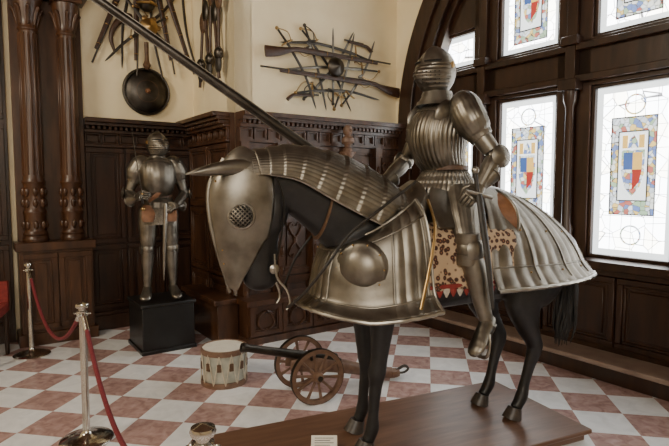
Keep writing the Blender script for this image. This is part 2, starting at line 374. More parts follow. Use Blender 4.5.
# ------------------------------------------------------------------ horse and rider
HL=(.67,3.22,0); HR=204
HS=empty('armored_horse',HL,HR)
mb=MB(); box(mb,-.80,1.35,-.42,.42,0,.055,'platform_wood'); box(mb,-.83,1.38,-.45,.45,.05,.08,'platform_wood')
o=mb.obj('wooden_display_platform',loc=HL,rz=HR); bevel(o,.008,2)
hb=MB()
tube(hb,[(-1.05,0,1.10,.04,.06),(-.99,0,1.11,.17,.17),(-.80,0,1.12,.25,.23),(-.45,0,1.12,.26,.26),(0,0,1.11,.26,.27),(.35,0,1.13,.25,.29),(.62,0,1.18,.2,.26),(.76,0,1.2,.1,.14)],'horse_coat',24,4)
tube(hb,[(.3,0,1.2,.18,.2),(.55,0,1.36,.14,.24),(.8,0,1.53,.1,.2),(1.02,0,1.62,.085,.15),(1.2,0,1.62,.08,.11)],'horse_coat',20,4)
tube(hb,[(1.18,0,1.72,.05,.08),(1.20,0,1.62,.08,.14),(1.21,0,1.48,.085,.155),(1.20,0,1.33,.07,.14),(1.18,0,1.2,.058,.115),(1.165,0,1.12,.060,.10),(1.15,0,1.07,.05,.08),(1.145,0,1.04,.02,.04)],'horse_coat',20,4)
for s in(-1,1):
    d=-.07 if s<0 else 0
    tube(hb,[(.45,s*.14,1.2,.09,.14),(.5+d*.3,s*.155,.98,.085,.10),(.51+d*.5,s*.15,.8,.062,.072),(.52+d*.7,s*.14,.62,.046,.052),(.53+d,s*.135,.54,.050,.055),(.535+d,s*.13,.46,.036,.04),(.55+d,s*.13,.3,.030,.034),(.555+d,s*.13,.22,.038,.042),(.575+d,s*.13,.165,.034,.037),(.59+d,s*.13,.14,.04,.045)],'horse_coat',16,4)
    e=.05 if s<0 else 0
    tube(hb,[(-.76,s*.12,1.12,.11,.18),(-.66,s*.15,1.0,.12,.18),(-.52+e,s*.165,.88,.10,.15),(-.55+e,s*.16,.72,.07,.09),(-.62+e,s*.145,.60,.048,.062),(-.645+e,s*.14,.53,.046,.058),(-.61+e,s*.135,.42,.034,.042),(-.575+e,s*.13,.3,.032,.036),(-.555+e,s*.13,.22,.04,.044),(-.52+e,s*.13,.165,.036,.038),(-.50+e,s*.13,.14,.042,.046)],'horse_coat',16,4)
    ell(hb,(1.09,s*.035,1.46),(.07,.05,.12),'horse_coat',14,10)
o=hb.obj('horse_body',HS); md=o.modifiers.new('rm','REMESH'); md.mode='VOXEL'; md.voxel_size=.013; md.use_smooth_shade=True
md=o.modifiers.new('sm','SMOOTH'); md.factor=.5; md.iterations=6
hb=MB()
for (x,y) in ((.60,.13),(.53,-.13),(-.49,.13),(-.44,-.13)):
    tube(hb,[(x+.015,y,.081,.058,.068),(x+.005,y,.11,.052,.058),(x-.01,y,.15,.043,.046)],'hoof',18,3,side=(0,1,0))
hb.obj('hooves',HS)
hb=MB()
for i in range(46):
    a=random.uniform(0,6.28); r=random.uniform(0,1); x=-.96+r*.05*math.cos(a); y=r*.06*math.sin(a)
    tube(hb,[(-.98,y*.3,1.14,.012),(x-.11,y*.8,1.06,.012),(x-.13+random.uniform(-.02,.02),y*1.2,.85,.014),(x-.10+random.uniform(-.03,.03),y*1.3,.62,.010),(x-.07+random.uniform(-.03,.03),y,.45+random.uniform(0,.12),.002)],'hair',6,4)
hb.obj('tail',HS)
ha=MB()
tube(ha,[(.36,0,1.36,.20,.19),(.55,0,1.44,.18,.235),(.78,0,1.545,.145,.235),(.98,0,1.635,.12,.18),(1.14,0,1.655,.11,.135),(1.22,0,1.65,.10,.12)],'steel',220,26,arc=lambda t:(-104+14*t,104-14*t),lames=(10,.04),flute=(56,.012))
o=ha.obj('crinet',HS,sharp=45); solid(o,.006)
ha=MB()
for s in(-1,1):
    q=[(.36,0,1.36,.20,.19),(.55,0,1.44,.18,.235),(.78,0,1.545,.145,.235),(.98,0,1.635,.12,.18),(1.14,0,1.655,.11,.135)]
    pts=[]
    for i,(x,y,z,rx,ry) in enumerate(q):
        th=R(103-3*i); pts.append((x+.35*ry*math.cos(th)*-1,s*rx*1.05*math.sin(th),z+ry*math.cos(th),.007))
    tube(ha,pts,'steel_bright',8,5)
ha.obj('crinet_edge',HS)
ha=MB()
chp=[(1.17,0,1.75,.05,.10),(1.20,0,1.69,.095,.15),(1.23,0,1.57,.112,.195),(1.235,0,1.45,.108,.19),(1.24,0,1.33,.088,.165),(1.235,0,1.21,.070,.145),(1.235,0,1.12,.060,.12),(1.245,0,1.04,.044,.09),(1.27,0,1.0,.02,.045)]
tube(ha,chp,'steel',44,8,arc=lambda t:(-(128 if t<.5 else 128-95*((t-.5)/.5)**.8),(128 if t<.5 else 128-95*((t-.5)/.5)**.8)))
o=ha.obj('chanfron',HS,sharp=50); solid(o,.006)
ha=MB()
tube(ha,[(1.345,0,1.73,.010,.018),(1.42,0,1.60,.012,.018),(1.425,0,1.45,.010,.016),(1.40,0,1.30,.009,.012),(1.36,0,1.15,.008,.010),(1.33,0,1.04,.006,.008)],'steel',8,4)
for s in(-1,1):
    for dz in (.0,.03,.06):
        tube(ha,[(1.38,s*.045,1.66-dz,.005),(1.30,s*.09,1.68-dz,.005),(1.2,s*.104,1.67-dz,.005)],'steel',6,4)
    tube(ha,[(1.22,s*.06,1.69,.035,.045),(1.34,s*.075,1.685,.032,.04),(1.45,s*.09,1.67,.018,.024),(1.53,s*.10,1.655,.002,.002)],'steel',14,4)
    c=Vector((1.29,s*.103,1.445)); ax=Vector((.35,s,.05)).normalized(); M=axisM(ax)
    lathe(ha,[(.058,-.01),(.053,.02),(.04,.038),(.02,.048),(.001,.051)],'black',20,c,ax)
    ring(ha,c,.061,.010,'steel_bright',ax,24)
    for k in range(-3,4):
        for q in(0,1):
            pts=[]
            for t in range(-8,9):
                u=k*.0155; w=t/8*math.sqrt(max(0,.058**2-u*u)); 
                h=.056*math.sqrt(max(0,1-(u*u+w*w)/.0585**2))
                a,b=(u,w) if q else (w,u)
                a,b=(a*.707-b*.707,a*.707+b*.707)
                pts.append((*(c+M@Vector((a,b,h))),.0032))
            tube(ha,pts,'steel',6,1,side=(0,0,1))
    lathe(ha,[(.028,0),(.026,.01),(.012,.016),(.001,.018)],'steel_bright',18,(1.11,s*.064,1.16),(0,s,0))
    tube(ha,[(1.11,s*.075,1.24,.007),(1.10,s*.08,1.12,.007),(1.05,s*.085,1.05,.006),(1.03,s*.085,.98,.006),(1.05,s*.085,.94,.005)],'steel_bright',8,4)
    tube(ha,[(1.11,s*.07,1.17,.010,.004),(1.08,s*.085,1.3,.010,.004),(1.06,s*.09,1.5,.010,.004),(1.1,s*.1,1.64,.010,.004)],'leather_black',8,4)
for k in range(7):
    for s in(-1,1): ell(ha,(1.405-.006*k,s*.045,1.62-k*.07),(.005,.005,.005),'brass',8,6)
ha.obj('chanfron_fittings',HS)
def rings(mb,rows,f,n,mat):
    vs=[];fs=[]
    for i in range(rows+1):
        for j in range(n+1): vs.append(Vector(f(i/rows,j/n)))
    for i in range(rows):
        for j in range(n): a=i*(n+1)+j; fs.append((a,a+1,a+n+2,a+n+1))
    mb.add(vs,fs,mat)
PP=cr([(0,.30,.22),(.12,.40,.285),(.4,.455,.335),(.7,.475,.36),(.88,.495,.385),(1,.56,.455)],8)
def interp(tab,t):
    for a,b in zip(tab,tab[1:]):
        if b[0]>=t: 
            k=(t-a[0])/max(1e-6,b[0]-a[0]); return [a[i]+(b[i]-a[i])*k for i in range(1,len(a))]
    return list(tab[-1][1:])
def pey(t,w,off=0,lo=-97,hi=97):
    ph=R(lo+(hi-lo)*w); rf,rl=interp(PP,t)
    fl=1.0+.022*(abs(math.cos(ph*22))-.5)*(1 if abs(ph)>R(70) or abs(ph)<R(20) else 0)
    c=math.cos(ph); x=.38+(rf*fl+off)*c; y=(rl*fl+off)*math.sin(ph)
    zt=1.29+.20*(1-c)**1.2; zb=.91+.03*math.cos(ph*2)+.06*max(0,-math.cos(ph*1.6))
    return (x,y,zt+(zb-zt)*t)
ha=MB(); rings(ha,36,lambda t,w:pey(t,w),290,'steel')
o=ha.obj('peytral',HS,sharp=45); solid(o,.006)
ha=MB()
for t,rr in((0,.010),(1,.012),(.14,.006),(.87,.006)):
    tube(ha,[(*pey(t,w/60,.003),rr) for w in range(61)],'steel_bright' if rr>.011 else 'steel',8,1,side=(0,0,1))
for w in(0,1,):
    tube(ha,[(*pey(t/20,w,.003),.009) for t in range(21)],'steel_bright',8,1)
for s in(-1,1):
    for aa in (70,20,93):
        tube(ha,[(*pey(t/20,.5+s*aa/194,.004),.007) for t in range(3,18)],'steel',8,1)
    w=.5+s*46/194
    c=Vector(pey(.42,w,-.035)); a=Vector(pey(.42,w,.1))-Vector(pey(.42,w,-.1)); a.z=.0; a.normalize()
    lathe(ha,[(.15,-.01),(.142,.012),(.128,.022),(.118,.026),(.10,.046),(.07,.062),(.035,.071),(.001,.074)],'steel',36,c,a)
    for k in range(10):
        an=k*math.pi/5; M=axisM(a); ell(ha,c+M@Vector((.132*math.cos(an),.132*math.sin(an),.026)),(.006,.006,.006),'brass',8,6)
o=ha.obj('peytral_fittings',HS)
def cru(t,w,off=0):
    ph=R(-100+200*w); fl=1+.028*t*(abs(math.cos(ph*27))-.5)
    a=t*math.pi/2*.97
    h=math.sin(a)**.92; rear=max(0,math.cos(ph)); dz=(1-math.cos(a))**(.9-.2*rear)
    Rf=.90;Rl=.375
    fx=h+ (.07*max(0,(t-.85)/.15)**1.5)
    x=-.24-Rf*math.cos(ph)*fx*fl - off*math.cos(ph); y=(Rl*math.sin(ph)*(h+.16*max(0,(t-.85)/.15)**1.5))*fl+off*math.sin(ph)
    z=1.61-.63*dz
    return (x,y,z)
ha=MB(); rings(ha,36,cru,330,'steel'); o=ha.obj('crupper',HS,sharp=45); solid(o,.006)
ha=MB()
tube(ha,[(*cru(1,w/80,.002),.012) for w in range(81)],'steel_bright',8,1,side=(0,0,1))
tube(ha,[(*cru(.86,w/80,.004),.005) for w in range(81)],'steel',8,1,side=(0,0,1))
for k in range(1,10):
    tube(ha,[(*cru(t/20,k/10,.006),.006,.005) for t in range(5,20)],'steel',8,1)
    for q in(.9,.6): ell(ha,cru(q,k/10+.012,.006),(.006,.006,.006),'brass',8,6)
ha.obj('crupper_fittings',HS)
ha=MB()
def cloth(t,w):
    th=-1.0+2.0*w; x=.34-.62*t
    a=abs(th); s=1 if th>0 else -1
    if a<.4: y=s*.33*math.sin(a/.4*math.pi/2); z=1.42-.14*(1-math.cos(a/.4*math.pi/2))
    else:
        q=(a-.4)/.6; y=s*(.33+.035*q+.012*math.sin(t*22)*q); z=1.28-.25*q
    return (x,y,z)
rings(ha,40,cloth,60,'leopard')
o=ha.obj('leopard_saddle_cloth',HS); solid(o,.012)
ha=MB()
for s in(-1,1):
    for k in range(14):
        x=.32-k*.045
        tube(ha,[(x,s*.365,1.045,.020,.008),(x,s*.368,1.02,.021,.008),(x,s*.366,.990,.003,.004)],'cloth_red' if k%2 else 'cloth_white',8,3,side=(1,0,0))
    tube(ha,[(.34,s*.37,1.05,.008,.012),(-.28,s*.37,1.05,.008,.012)],'cloth_red',8,1,side=(0,1,0))
tube(ha,[(.24,0,1.44,.17,.06),(.1,0,1.42,.16,.05),(-.1,0,1.42,.17,.05),(-.25,0,1.46,.2,.06)],'leather',20,4)
def pom(t,w):
    th=R(-85+170*w); r=.19+.05*t
    return (.22+.13*t,r*1.15*math.sin(th),1.36+.27*math.cos(th)*(1-.25*t)-.02*t)
rings(ha,8,pom,40,'steel')
def cant(t,w):
    th=R(-115+230*w); r=.22+.05*t
    return (-.20-.12*t,r*1.15*math.sin(th),1.36+.20*math.cos(th)+.02*t)
rings(ha,8,cant,40,'leather_tan')
tube(ha,[(*cant(1,w/30),.009) for w in range(31)],'steel_bright',8,1)
tube(ha,[(*pom(1,w/30),.010) for w in range(31)],'steel_bright',8,1)
for s in(-1,1):
    tube(ha,[(.05,s*.34,1.3,.03,.004),(.0,s*.375,1.0,.022,.004),(.02,s*.42,.84,.018,.004)],'leather_black',8,4,side=(1,0,0))
    tube(ha,[(.03,s*.43,.85,.007),(.03,s*.37,.78,.008),(.035,s*.36,.68,.009),(.04,s*.42,.655,.012),(.045,s*.49,.68,.009),(.035,s*.49,.78,.008),(.03,s*.43,.85,.007)],'steel_bright',8,4,side=(1,0,0))
    tube(ha,[(1.05,s*.085,.95,.003,.008),(.98,s*.15,1.03,.003,.008),(.88,s*.22,1.18,.003,.008),(.74,s*.21,1.34,.003,.008),(.55,s*.20,1.47,.003,.008),(.3,s*.16,1.62,.003,.008)],'leather_black',8,5,side=(0,1,0))
    tube(ha,[(.28,s*.25,1.52,.004,.010),(.30,s*.35,1.38,.004,.010),(.36,s*.405,1.2,.004,.010),(.44,s*.44,.96,.004,.010)],'brass',8,5,side=(0,1,0))
tube(ha,[(.80+.05*math.cos(a)*-1,.125*math.sin(a),1.525+.215*math.cos(a),.005,.016) for a in [i*2*math.pi/32 for i in range(33)]],'leather',8,1,side=(1,0,0))
o=ha.obj('saddle_and_tack',HS)
# ---------------------------------------------------------------- armour figure
def gaunt(mb,Wp,D,Nn,s,mat,curl=38):
    Wp=Vector(Wp);D=Vector(D).normalized();Nn=Vector(Nn);Nn=(Nn-D*Nn.dot(D)).normalized();X=D.cross(Nn)*s
    def P(a,b,c): return Wp+D*a+X*b+Nn*c
    tube(mb,[(*P(-.11,0,0),.052,.05),(*P(-.06,0,0),.043,.04),(*P(-.01,0,0),.033,.028),(*P(.02,0,.003),.04,.026),(*P(.06,0,.005),.046,.024),(*P(.095,0,0),.042,.018)],mat,16,3,side=X)
    ring(mb,P(-.11,0,0),.052,.005,mat,D)
    for k in range(3): tube(mb,[(*P(.03+.02*k,0,.012),.044,.02),(*P(.048+.02*k,0,.012),.046,.022)],mat,14,1,side=X)
    for i,(b,L) in enumerate(((.031,.9),(.011,1.0),(-.010,.95),(-.030,.75))):
        p=P(.085,b,.0); d=D.copy(); pts=[(*p,.0105)]
        tgt=[-Nn,-D,-D]
        for j,l in enumerate((.042,.028,.022)):
            a=R(curl*(1+.06*i)); g=tgt[j]; perp=(g-d*g.dot(d))
            if perp.length<.05: perp=-Nn
            perp.normalize(); d=(d*math.cos(a)+perp*math.sin(a)).normalized()
            p=p+d*l*L; pts.append((*p,.0100-.001*j))
        tube(mb,pts,mat,10,3,side=X)
    tube(mb,[(*P(.02,.036,-.005),.013),(*P(.05,.056,-.015),.012),(*P(.075,.056,-.035),.011),(*P(.09,.045,-.05),.008)],mat,10,3,side=Nn)
def helmet(mb,c,mat,k=1.0,tilt=0,yaw=0):
    c=Vector(c); M=Matrix.Rotation(R(yaw),3,'Z')@Matrix.Rotation(R(tilt),3,'Y')
    def add(f,n,m,mt,lo=0,hi=360,p0=0,p1=180):
        vs=[];fs=[]
        for i in range(m+1):
            for j in range(n+1):
                vs.append(c+M@Vector(f(R(p0+(p1-p0)*i/m),R(lo+(hi-lo)*j/n)))*k)
        for i in range(m):
            for j in range(n): a=i*(n+1)+j; fs.append((a,a+1,a+n+2,a+n+1))
        mb.add(vs,fs,mt)
    def skull(ph,t):
        r=1+.07*math.exp(-(math.sin(t)*math.sin(ph)/.14)**2)*(1 if math.cos(ph)>-.2 else 0)
        taper=1-.16*max(0,-math.cos(ph))
        return (.132*r*math.sin(ph)*math.cos(t)*taper,.110*math.sin(ph)*math.sin(t)*taper,.145*r*math.cos(ph))
    add(skull,48,28,mat,p0=0,p1=150)
    def visor(ph,t):
        z=math.cos(ph); f=max(0,math.cos(t)); 
        snout=.055*f**3*math.exp(-((z+.22)/.35)**2)
        rid=.0025*math.cos(z*38) if z<.25 else 0
        rr=.139+snout+rid
        return (rr*math.sin(ph)*math.cos(t)-.0,.118*math.sin(ph)*math.sin(t)+rid*math.sin(t),.145*z)
    add(visor,40,50,mat,-84,84,58,142)
    for s in(-1,1):
        pts=[(*(c+M@Vector((.143*math.cos(t)*.94,.121*math.sin(t)*.94,.055))*k),.005*k) for t in [R(s*(8+6*i)) for i in range(9)]]
        tube(mb,pts,'black',6,1,side=(0,0,1))
    for r_ in range(4):
        for i in range(5):
            t=R(14+i*9); z=-.01-r_*.022; ff=.139+.052*math.cos(t)**3*.9
            for s in(-1,1): ell(mb,c+M@Vector((ff*math.cos(t)*.985,s*.119*math.sin(t),z))*k,(.004,.004,.004),'black',6,4)
    for s in(-1,1): lathe(mb,[(.02,0),(.018,.006),(.008,.01),(.001,.011)],'brass',14,c+M@Vector((-.005,s*.113,.03))*k,M@Vector((0,s,0)))
    for i in range(4):
        z=-.115-i*.02; r=.082+.007*i*i*.5
        tube(mb,[(*(c+Vector((-.008,0,z))*k),(r)*k,(r+.008)*k),(*(c+Vector((-.008,0,z-.024))*k),(r+.010)*k,(r+.018)*k)],mat,28,1,cap=False)
def figure(J,mat,name,parent,fl=19,k=1.0,skirt=(.20,.24,.25),yaw=0,tilt=0,b=1.0,fa=.024):
    mb=MB(); w=Vector(J['waist'])
    T=lambda dx,dz,rx,ry:(w.x+dx*b,w.y,w.z+dz,rx*b,ry*b)
    tube(mb,[T(0,-.02,.138,.118),T(.005,.03,.142,.125),T(.04,.11,.172,.16),T(.055,.2,.192,.175),T(.035,.28,.188,.16),T(0,.345,.15,.115),T(-.01,.385,.09,.09)],mat,fl*16,8,flute=(fl*2,fa))
    tube(mb,[T(0,.0,.156,.138),T(0,.025,.156,.138)],'leather',30,1)
    tube(mb,[T(.036,.30,.180,.155),T(.03,.315,.175,.15)],'steel_bright',40,1)
    h=skirt[2]
    tube(mb,[T(0,.0,.142,.125),T(0,-h*.4,(.142+skirt[0])/2+.01,(.125+skirt[1])/2+.01),T(0.01,-h,skirt[0],skirt[1])],mat,fl*16,12,flute=(fl*2,fa*1.6),lames=(5,.035),cap=False)
    helmet(mb,J['head'],mat,k,tilt,yaw)
    for s,n in((1,'L'),(-1,'R')):
        sh=Vector(J['sh'+n]);el=Vector(J['el'+n]);wr=Vector(J['wr'+n])
        u=(el-sh)
        A=lambda v,r1,r2:(*(sh+Vector(v)*b),r1*b,r2*b)
        tube(mb,[A((0,-s*.10,.075),.02,.03),A((0,-s*.08,.075),.06,.07),A((0,-s*.03,.055),.09,.10),(*(sh+u*.06+Vector((0,s*.01,0))),.093*b,.103*b),(*(sh+u*.26+Vector((0,s*.006,0))),.084*b,.094*b),(*(sh+u*.42),.070*b,.076*b),(*(sh+u*.54),.062*b,.066*b)],mat,160,8,side=(1,0,0),lames=(5,.03),flute=(22,.014))
        tube(mb,[A((.05,-s*.07,.05),.02,.07),A((.10,-s*.065,.01),.018,.075),A((.125,-s*.07,-.03),.006,.05)],mat,16,4)
        tube(mb,[(*(sh+u*.3),.058*b),(*(sh+u*.62),.055*b),(*(sh+u*.85),.049*b)],mat,24,4,side=(1,0,0))
        d=(wr-el)
        lathe(mb,[(.001,.068),(.03,.060),(.047,.035),(.054,0),(.047,-.03),(.03,-.05)],mat,24,el,(u.normalized()-d.normalized()))
        ell(mb,el,(.055,.055,.055),mat,20,12)
        lathe(mb,[(.064,-.004),(.066,.0),(.046,.012),(.02,.02),(.001,.022)],mat,20,el+Vector((0,s*.046,0)),(0,s,.1))
        tube(mb,[(*(el+d*.12),.050*b),(*(el+d*.35),.052*b),(*(el+d*.7),.04),(*(el+d*.98),.033)],mat,96,4,side=(1,0,0),flute=(16,.02))
        gaunt(mb,wr,J['hd'+n],J['hn'+n],J.get('th'+n,1),mat)
        hp=Vector(J['hip'+n]);kn=Vector(J['kn'+n]);an=Vector(J['an'+n]);to=Vector(J['toe'+n])
        d=kn-hp
        tube(mb,[(*(hp),.088,.093),(*(hp+d*.35),.09,.096),(*(hp+d*.75),.072,.078),(*(hp+d*.92),.062,.066)],mat,144,5,lames=(4,.04),flute=(24,.015))
        ell(mb,kn,(.064,.062,.072),mat,24,14)
        for q in(-.07,-.045,.045,.07):
            tube(mb,[(*(kn+Vector((0,0,q-.016))),.060,.064),(*(kn+Vector((0,0,q+.016))),.063,.067)],mat,24,1)
        lathe(mb,[(.060,-.003),(.062,.002),(.045,.014),(.018,.022),(.001,.024)],mat,20,kn+Vector((-.01,s*.052,0)),(0,s,.05))
        e=an-kn
        tube(mb,[(*(kn+e*.08),.056,.058),(*(kn+e*.32-Vector((.012,0,0))),.060,.068),(*(kn+e*.65),.047,.05),(*(kn+e*.93),.036,.042),(*(kn+e*1.03),.044,.052)],mat,30,5,cap=True)
        f=to-an
        tube(mb,[(*(an-f*.25+Vector((0,0,-.0))),.03,.035),(*(an+f*.0),.042,.05),(*(an+f*.35),.044,.042),(*(an+f*.7),.052,.032),(*(an+f*.95),.045,.024),(*(an+f*1.08),.02,.012)],mat,24,6,lames=(8,.05))
    return mb.obj(name,parent,sharp=48)
J=dict(waist=(-.01,0,1.69),head=(.06,0,2.275),
 shL=(.0,.215,1.99),elL=(-.12,.33,1.76),wrL=(.0,.345,1.59),hdL=(.75,.0,-.65),hnL=(.4,.8,.3),thL=1,
 shR=(.0,-.215,1.99),elR=(.06,-.34,1.76),wrR=(.27,-.30,1.60),hdR=(.8,.1,-.35),hnR=(.3,-.9,.3),thR=-1,
 hipL=(-.01,.15,1.55),knL=(.10,.38,1.25),anL=(0,.43,.83),toeL=(.13,.48,.70),
 hipR=(-.01,-.15,1.55),knR=(.10,-.38,1.25),anR=(0,-.43,.83),toeR=(.13,-.48,.70))
K=empty('knight_rider',HL,HR)
figure(J,'steel','suit_of_armor_body',K,yaw=18,tilt=4)
mb=MB()
for s in(-1,1):
    tube(mb,[(.10,s*.16,1.56,.09,.012),(.15,s*.24,1.46,.10,.012),(.16,s*.31,1.36,.085,.012)],'steel',24,5,side=(1,0,0),lames=(4,.06))
mb.obj('tassets',K)
mb=MB()
tube(mb,[(.07,.39,1.66,.012),(.06,.40,1.56,.011)],'leather_black',10,2); ell(mb,(.072,.39,1.68),(.022,.022,.022),'steel_bright',12,8)
tube(mb,[(.15,.41,1.57,.009),(.06,.41,1.55,.011),(-.03,.41,1.53,.009)],'steel_bright',10,2)
tube(mb,[(.06,.41,1.55,.012,.022),(.05,.47,1.25,.012,.02),(.03,.50,.98,.008,.012),(.03,.505,.93,.003,.004)],'leather_black',12,4)
mb.obj('sheathed_sword',K)
mb=MB()
d=Vector((1.447,0,.91)).normalized(); p0=Vector((.27,-.33,1.515))
def lp(t): return p0+d*t
tube(mb,[(*lp(-.45),.018),(*lp(-.4),.022),(*lp(-.12),.026),(*lp(-.06),.018),(*lp(.06),.018),(*lp(.12),.034),(*lp(.3),.033),(*lp(1.2),.027),(*lp(2.6),.018),(*lp(3.0),.014)],'steel_dark',16,3)
tube(mb,[(*lp(3.0),.024),(*lp(3.06),.02),(*lp(3.2),.002)],'steel_bright',10,1)
for k in (2,3,9):
    a=k*math.pi/6; sd=Vector((0,1,0)); up=d.cross(sd)
    tube(mb,[(*(lp(t)+ (sd*math.cos(a)+up*math.sin(a))*r),.004) for t,r in((.14,.033),(.3,.032),(1.2,.026),(2.6,.017))],'steel',6,2)
lathe(mb,[(.02,0),(.05,.005),(.09,-.03),(.088,-.034),(.045,.0),(.02,-.004)],'steel',24,lp(.1),d)
mb.obj('lance',K)
# ---------------------------------------------------------------- standing suit
SA=empty('standing_suit_of_armor',(-1.72,5.08,.48),-68)
J2=dict(waist=(0,0,1.0),head=(.02,0,1.50),
 shL=(0,.17,1.27),elL=(-.02,.25,1.04),wrL=(.17,.15,.92),hdL=(.8,-.5,.0),hnL=(.3,.5,.8),thL=1,
 shR=(0,-.17,1.27),elR=(-.02,-.27,1.04),wrR=(.2,-.2,1.0),hdR=(.6,.4,.2),hnR=(.4,-.8,.3),thR=-1,
 hipL=(0,.09,.90),knL=(.02,.11,.50),anL=(0,.12,.10),toeL=(.17,.15,.035),
 hipR=(0,-.09,.90),knR=(.02,-.11,.50),anR=(0,-.12,.10),toeR=(.17,-.15,.035))
o=figure(J2,'steel','armor_body',SA,fl=10,k=.88,skirt=(.17,.15,.12),yaw=25,b=.88,fa=.012)
mb=MB()
tube(mb,[(0,0,.92,.155,.135),(0,0,.82,.165,.15),(0,0,.74,.17,.155)],'mail',40,3,cap=False,flute=(14,.05))
for s in(-1,1): tube(mb,[(.11,s*.08,.92,.055,.01),(.14,s*.1,.84,.06,.01),(.15,s*.105,.77,.045,.01)],'leather_tan',20,5,side=(0,1,0),lames=(4,.1))
tube(mb,[(.13,.1,1.25,.02,.004),(.155,0,1.05,.02,.004),(.14,-.1,.97,.02,.004)],'leather_tan',8,4)
mb.obj('mail_skirt_and_tassets',SA)
mb=MB()
tube(mb,[(.29,-.155,1.0,.010),(.27,-.15,.95,.010)],'leather_black',8,1)
tube(mb,[(.27,-.155,1.04,.004,.02),(.27,-.19,1.3,.004,.017),(.27,-.22,1.55,.003,.010),(.27,-.225,1.60,.001,.001)],'steel_bright',8,2)
tube(mb,[(.2,-.15,1.04,.008),(.27,-.155,1.04,.01),(.34,-.155,1.04,.008)],'brass',8,2); ell(mb,(.268,-.148,.90),(.02,.02,.02),'brass',10,8)
tube(mb,[(.25,.05,.94,.009),(.25,.05,.90,.02),(.24,.03,.5,.018),(.24,.02,.22,.004)],'steel_bright',8,2)
mb.obj('drawn_sword',SA)
mb=MB(); box(mb,-.25,.25,-.25,.25,0,.455,'plinth_black'); box(mb,-.265,.265,-.265,.265,.445,.48,'plinth_black'); box(mb,-.265,.265,-.265,.265,0,.04,'plinth_black')
o=mb.obj('black_display_plinth',loc=(-1.73,5.12,0),rz=35); bevel(o,.008,2)
# ---------------------------------------------------------------- stanchions & ropes
def stanchion(x,y,name='rope_stanchion'):
    mb=MB(); lathe(mb,[(.155,0),(.158,.012),(.15,.02),(.10,.032),(.04,.045),(.026,.06),(.022,.08),(.0215,.79),(.03,.795),(.034,.80),(.034,.825),(.022,.83),(.022,.842),(.036,.847),(.040,.86),(.036,.872),(.012,.882),(.001,.884)],'chrome',32)
    for a in(0,90,180,270): ring(mb,(.04*math.cos(R(a)),.04*math.sin(R(a)),.81),.012,.003,'chrome',(0,0,1),12)
    return mb.obj(name,loc=(x,y,0))
A=(-2.85,4.80);B=(-1.555,3.16);C3=(-.397,1.52)
for p in(A,B,C3): stanchion(*p)
def rope(a,b,sag,name='barrier_rope'):
    mb=MB(); P=[]
    v=Vector((b[0]-a[0],b[1]-a[1])).normalized()*.06
    a=(a[0]+v.x,a[1]+v.y); b=(b[0]-v.x,b[1]-v.y)
    for i in range(25):
        t=i/24; P.append((a[0]+(b[0]-a[0])*t,a[1]+(b[1]-a[1])*t,.80-sag*4*t*(1-t),.013))
    tube(mb,P,'rope_red',10,1,side=(0,0,1)); cyl(mb,P[0][:3],P[1][:3],.016,'chrome'); cyl(mb,P[-1][:3],P[-2][:3],.016,'chrome')
    mb.obj(name)
rope(A,B,.36); rope(B,C3,.42)
# ---------------------------------------------------------------- drum
mb=MB()
lathe(mb,[(.165,.02),(.17,.05),(.17,.25),(.165,.28)],'drum_shell',40)
for z in(.0,.255): lathe(mb,[(.172,z),(.186,z),(.188,z+.02),(.186,z+.042),(.172,z+.042)],'wood_cannon',40,closed=True)
lathe(mb,[(.176,.278),(.174,.292),(.1,.294),(.001,.294)],'drum_skin',40)
for k in range(12):
    a=2*math.pi*k/12;b=a+math.pi/12;c=a+2*math.pi/12
    P=lambda t,z:(.183*math.cos(t),.183*math.sin(t),z)
    cyl(mb,P(a,.275),P(b,.02),.0045,'rope_pale',n=6); cyl(mb,P(b,.02),P(c,.275),.0045,'rope_pale',n=6)
    box(mb,-.016,.016,-.006,.006,-.03,.03,'leather',Matrix.Translation(P(a,.17))@Matrix.Rotation(a+math.pi/2,4,'Z'))
mb.obj('rope_tension_drum',loc=(-.90,4.15,0))
# ---------------------------------------------------------------- cannon
CN=empty('small_field_cannon',(-.2,3.87,0),205)
mb=MB()
for s in(-1,1):
    c=(0,s*.18,.205)
    lathe(mb,[(.172,-.017),(.203,-.017),(.203,.017),(.172,.017)],'wood_cannon',40,c,(0,1,0),closed=True)
    lathe(mb,[(.202,-.015),(.208,-.015),(.208,.015),(.202,.015)],'steel_dark',40,c,(0,1,0),closed=True)
    lathe(mb,[(.02,-.05),(.033,-.045),(.04,-.02),(.042,0),(.04,.02),(.033,.045),(.02,.05)],'wood_cannon',20,c,(0,1,0))
    lathe(mb,[(.001,-.06),(.018,-.058),(.02,.058),(.001,.06)],'steel_dark',14,c,(0,1,0))
    for k in range(10):
        a=2*math.pi*k/10+.15
        tube(mb,[(.035*math.cos(a),s*.18,.205+.035*math.sin(a),.011,.013),(.1*math.cos(a),s*.18,.205+.1*math.sin(a),.008,.010),(.175*math.cos(a),s*.18,.205+.175*math.sin(a),.010,.014)],'wood_cannon',8,2)
cyl(mb,(0,-.2,.205),(0,.2,.205),.018,'wood_cannon')
mb.obj('wheels',CN)
mb=MB(); ev=Vector((1,0,.26)).normalized(); bo=Vector((-.02,0,.30))
lathe(mb,[(.001,-.27),(.014,-.262),(.016,-.245),(.01,-.235),(.03,-.225),(.048,-.215),(.048,-.19),(.043,-.18),(.041,0),(.046,.005),(.046,.02),(.036,.03),(.031,.3),(.028,.5),(.034,.52),(.036,.54),(.032,.555),(.016,.555),(.015,.45)],'steel_dark',28,bo,ev)
cyl(mb,(.0,-.07,.30),(.0,.07,.30),.014,'steel_dark')
mb.obj('barrel',CN)
mb=MB()
